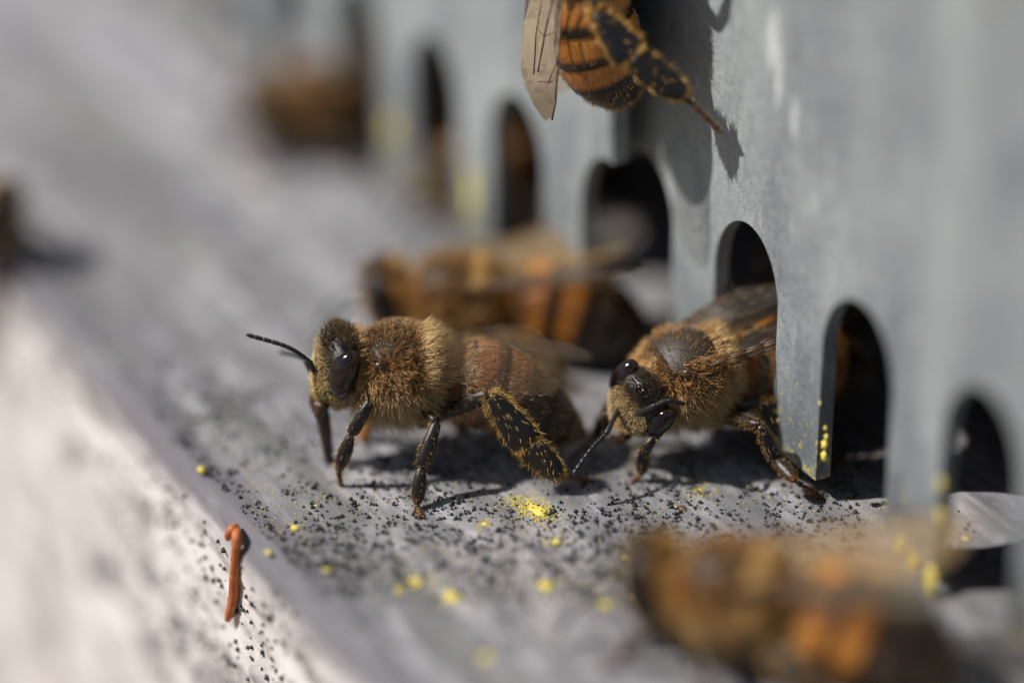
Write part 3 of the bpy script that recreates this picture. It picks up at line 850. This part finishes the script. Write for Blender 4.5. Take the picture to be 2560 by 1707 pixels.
# ------------------------------------------------------------------ small things on the board and the metal
def sphere_verts(n=7, m=4):
    vs_ = [(0, 0, -1)]; fs = []
    for i in range(1, m):
        a = -PI/2+PI*i/m
        vs_ += [(math.cos(a)*math.cos(2*PI*j/n), math.cos(a)*math.sin(2*PI*j/n), math.sin(a)) for j in range(n)]
    vs_.append((0, 0, 1)); t = len(vs_)-1
    for j in range(n):
        k = (j+1) % n; fs.append((0, 1+k, 1+j)); fs.append((t, t-n+j, t-n+k))
        for i in range(m-2):
            a = 1+i*n; fs.append((a+j, a+k, a+n+k)); fs.append((a+j, a+n+k, a+n+j))
    return np.array(vs_), np.array(fs)
SV, SF = sphere_verts()
SV2, SF2 = sphere_verts(5, 3)
def spheres_mesh(name, pts, rad, sv=SV, sf=SF, jit=.12):
    n, m = len(pts), len(sv)
    sc_ = rad[:, None]*rng.uniform(.8, 1.15, (n, 3))
    vv = pts[:, None, :]+sv[None]*sc_[:, None, :]*(1+rng.normal(0, jit, (n, m, 1)))
    ff = (np.arange(n)*m)[:, None, None]+sf[None]
    return mesh_np(name, vv.reshape(-1, 3), ff.reshape(-1, 3))

def build_mould():
    pts, rad = [], []
    tries = 0
    while len(pts) < 11500 and tries < 120000:
        tries += 1
        if random.random() < .62:                      # seen around the sharp zone
            g = on_floor(random.uniform(380, 2150), random.uniform(960, 1500)); x, y = g[0], g[1]
        else: x, y = random.uniform(-50, 26), random.uniform(EDGE_Y+.3, STRIP_Y+6)
        if y < EDGE_Y+.9 or y > STRIP_Y+8: continue
        den = .5+.6*noise.noise(Vector((x*.16, y*.34, 12)))+.5*noise.noise(Vector((x*.7, y*.9, 2)))
        if random.random() > den: continue
        k = 1 if random.random() < .9 else random.randint(2, 5)
        r0 = random.choice((.03, .04, .052, .066, .09))*random.uniform(.8, 1.15)
        for q in range(k):
            xx, yy = x+random.gauss(0, .16)*(k > 1), y+random.gauss(0, .14)*(k > 1)
            r = r0*random.uniform(.7, 1.15)
            pts.append((xx, yy, ground(xx, yy)+r*.5+random.random()*.12*(k > 3))); rad.append(r)
    tries = 0; n0 = len(pts)
    while len(pts) < n0+900 and tries < 9000:
        tries += 1
        x, z = random.uniform(-22, 18), random.uniform(-13, -.9)
        den = .35+.45*math.exp(-((x+1)/6)**2)+.7*noise.noise(Vector((x*.3, z*.4, 32)))+.3*noise.noise(Vector((x*.9, z*.9, 2)))
        if random.random() > den: continue
        f = .28*noise.noise(Vector((x*.1, z*.5, 7)))+.12*noise.noise(Vector((x*.5, z*1.6, 2)))
        r = random.choice((.05, .07, .09, .12))*random.uniform(.8, 1.2)
        yb = EDGE_Y+f if z < -1.35 else EDGE_Y+1.35-math.sqrt(max(0, 1.35**2-(z+1.35)**2))+f*.6
        pts.append((x, yb-r*.4, z)); rad.append(r)
    o = link('mould_specks', spheres_mesh('mould_specks', np.array(pts), np.array(rad)), M['mould'])
    tag(o, 'tiny black mould specks scattered over the grey board', 'mould', kind='stuff')
build_mould()

def build_dust():
    pts, rad = [], []
    for (px, py, sx, sy, n) in ((1345, 1272, .75, .45, 420), (1300, 1262, .5, .3, 120), (1390, 1353, .3, .3, 60), (1212, 1312, .25, .25, 40), (1365, 1466, .8, .6, 120),
                                (1130, 1490, .6, .5, 90), (1040, 1452, .6, .5, 90), (1512, 1510, .6, .6, 70), (1750, 1222, .5, .4, 80), (735, 1317, .2, .2, 25)):
        g = on_floor(px, py)
        for _ in range(n):
            x, y = g[0]+random.gauss(0, sx), g[1]+random.gauss(0, sy)
            pts.append((x, y, ground(x, y)+.015)); rad.append(random.uniform(.02, .05))
    while len(pts) < 2900:
        g = on_floor(random.uniform(600, 2350), random.uniform(1050, 1480)); x, y = g[0], g[1]
        if y < EDGE_Y+1.2 or y > STRIP_Y+5: continue
        if random.random() > .35+.8*noise.noise(Vector((x*.25, y*.3, 40))): continue
        pts.append((x, y, ground(x, y)+.02)); rad.append(random.uniform(.018, .042))
    tag(link('pollen_dust', spheres_mesh('pollen_dust', np.array(pts), np.array(rad), SV2, SF2), M['pollen']),
        'fine yellow pollen dust lying on the board', 'pollen', kind='stuff')
build_dust()

def clump(label, center, size, lump=3.0, flat=.35, mat='pollen', on='floor', name='pollen_clump', group='yellow pollen clumps'):
    """one uneven crumb, a single closed surface"""
    vs_, fs = [], []; n, m = 22, 14; off = random.uniform(0, 90)
    for i in range(m+1):
        a = -PI/2+PI*i/m
        for j in range(n):
            b = 2*PI*j/n
            p = Vector((math.cos(a)*math.cos(b), math.cos(a)*math.sin(b), math.sin(a)))
            k = 1+.42*noise.noise(p*lump*.5+Vector((off, 0, 0)))+.36*noise.noise(p*lump*1.3+Vector((0, off, 0)))
            q = [p.x*k*size[0]*.5, p.y*k*size[1]*.5, p.z*k*size[2]*.5]
            if on == 'floor':
                q[2] += ground(center[0]+q[0], center[1]+q[1])-ground(center[0], center[1])+size[2]*flat*.4
            vs_.append(q)
    for i in range(m):
        for j in range(n):
            k = (j+1) % n; fs.append((i*n+j, i*n+k, (i+1)*n+k, (i+1)*n+j))
    o = link(name, mesh_np(name, vs_, np.array(fs)), M[mat]); o.location = center
    tag(o, label, 'pollen' if mat == 'pollen' else 'propolis', group)
    return o
g = fl(1345, 1272); clump('bright yellow pollen smear on the board below the hind foot of the side on bee', g, (1.25, .6, .12), 9, .3)
few = 'small yellow pollen crumb among the black specks on the board'
pale = 'soft pale yellow pollen crumb on the board in front of the black specks'
for (px, py, s) in ((735, 1317, .28), (1212, 1312, .26), (1390, 1353, .36), (1215, 1640, .5), (790, 1262, .14), (1325, 1247, .2), (1690, 1270, .22),
                    (1750, 1222, .2), (2415, 1342, .3), (1040, 1452, .62), (1130, 1490, .62), (1365, 1466, .66), (1512, 1510, .55), (1580, 1500, .55),
                    (1595, 1452, .5), (815, 1418, .42), (1450, 1395, .3), (1560, 1395, .35), (670, 1380, .3), (1000, 1470, .4)):
    clump(few if py < 1345 else pale, fl(px, py), (s*1.2, s*.8, s*.18), 7, .4)
clump('yellow pollen lump on the dark rim of the board edge', fl(505, 1180), (.45, .4, .3), 4, .7)
clump('orange brown crumb beside the shadow of the emerging bee', fl(1705, 1272), (.5, .3, .12), 4, .3, 'propolis', name='propolis_crumb', group='brown propolis crumbs')
def on_metal(px, py, y=STRIP_Y):
    d = ray((px, py)); return CC+d*((y-CC[1])/d[1])
tl = 'yellow pollen bead stuck to the rim of a metal tooth'
for (px, py, s) in ((2062, 1140, .36), (2062, 1112, .32), (2066, 1092, .2), (1941, 1092, .24), (1944, 1050, .18), (2064, 1070, .16)):
    p = on_metal(px, py); clump(tl, p, (s*1.1, s*.8, s*1.3), 3.5, 1, on='metal', group='pollen beads on the metal teeth')
for (px, py, s, k) in ((2330, 1455, .8, 60), (2285, 1405, .6, 40), (2250, 1365, .5, 40), (2350, 1290, .5, 30), (2352, 1210, .4, 22), (2050, 1008, .15, 9)):
    p = on_metal(px, py); clump('yellow pollen crust on the foot of the tooth between the two last arches', p, (s*.9, s*.35, s*1.6), 5, 1, on='metal', group='pollen crust on the tooth')
far = 'pollen crust on a far tooth of the overlapping zinc strip'
for (px, py, s) in ((1185, 505, .9), (1178, 455, .7), (985, 330, .9)):
    clump(far, on_metal(px, py, STRIP_Y-1.9), (s, s*.35, s*2.2), 5, 1, on='metal', group='pollen crust on far teeth')
clump('reddish brown propolis fleck high on the zinc strip', on_metal(2485, 4), (.7, .3, .7), 4, 1, 'propolis', 'metal', 'propolis_fleck', 'brown propolis crumbs')

# ---- the orange strand hanging over the board edge
def build_dropping():
    def fp(px, py, out):                             # a point on the front face
        d = ray((px, py)); return CC+d*((EDGE_Y-out-CC[1])/d[1])
    top = fl(592, 1312)
    root = empty('bee_dropping', top)
    tag(root, 'orange brown strand of bee dropping hanging over the board edge', 'dropping')
    main = [fp(588, 1316, -.25), fp(592, 1345, .15), fp(589, 1400, .2), fp(585, 1460, .2), fp(583, 1500, .22), fp(576, 1530, .22), fp(569, 1548, .22)]
    for p in main: p -= top
    link('strand', tube_mesh('strand', main, [.18, .225, .21, .22, .23, .22, .14], 12, 6, .03), M['dropping'], root)
    st = [fp(590, 1318, -.2), fp(580, 1322, .12), fp(572, 1338, .2), fp(569, 1347, .2)]
    for p in st: p -= top
    link('curled_end', tube_mesh('curled_end', st, [.13, .18, .19, .11], 10, 5, .03), M['dropping'], root)
build_dropping()
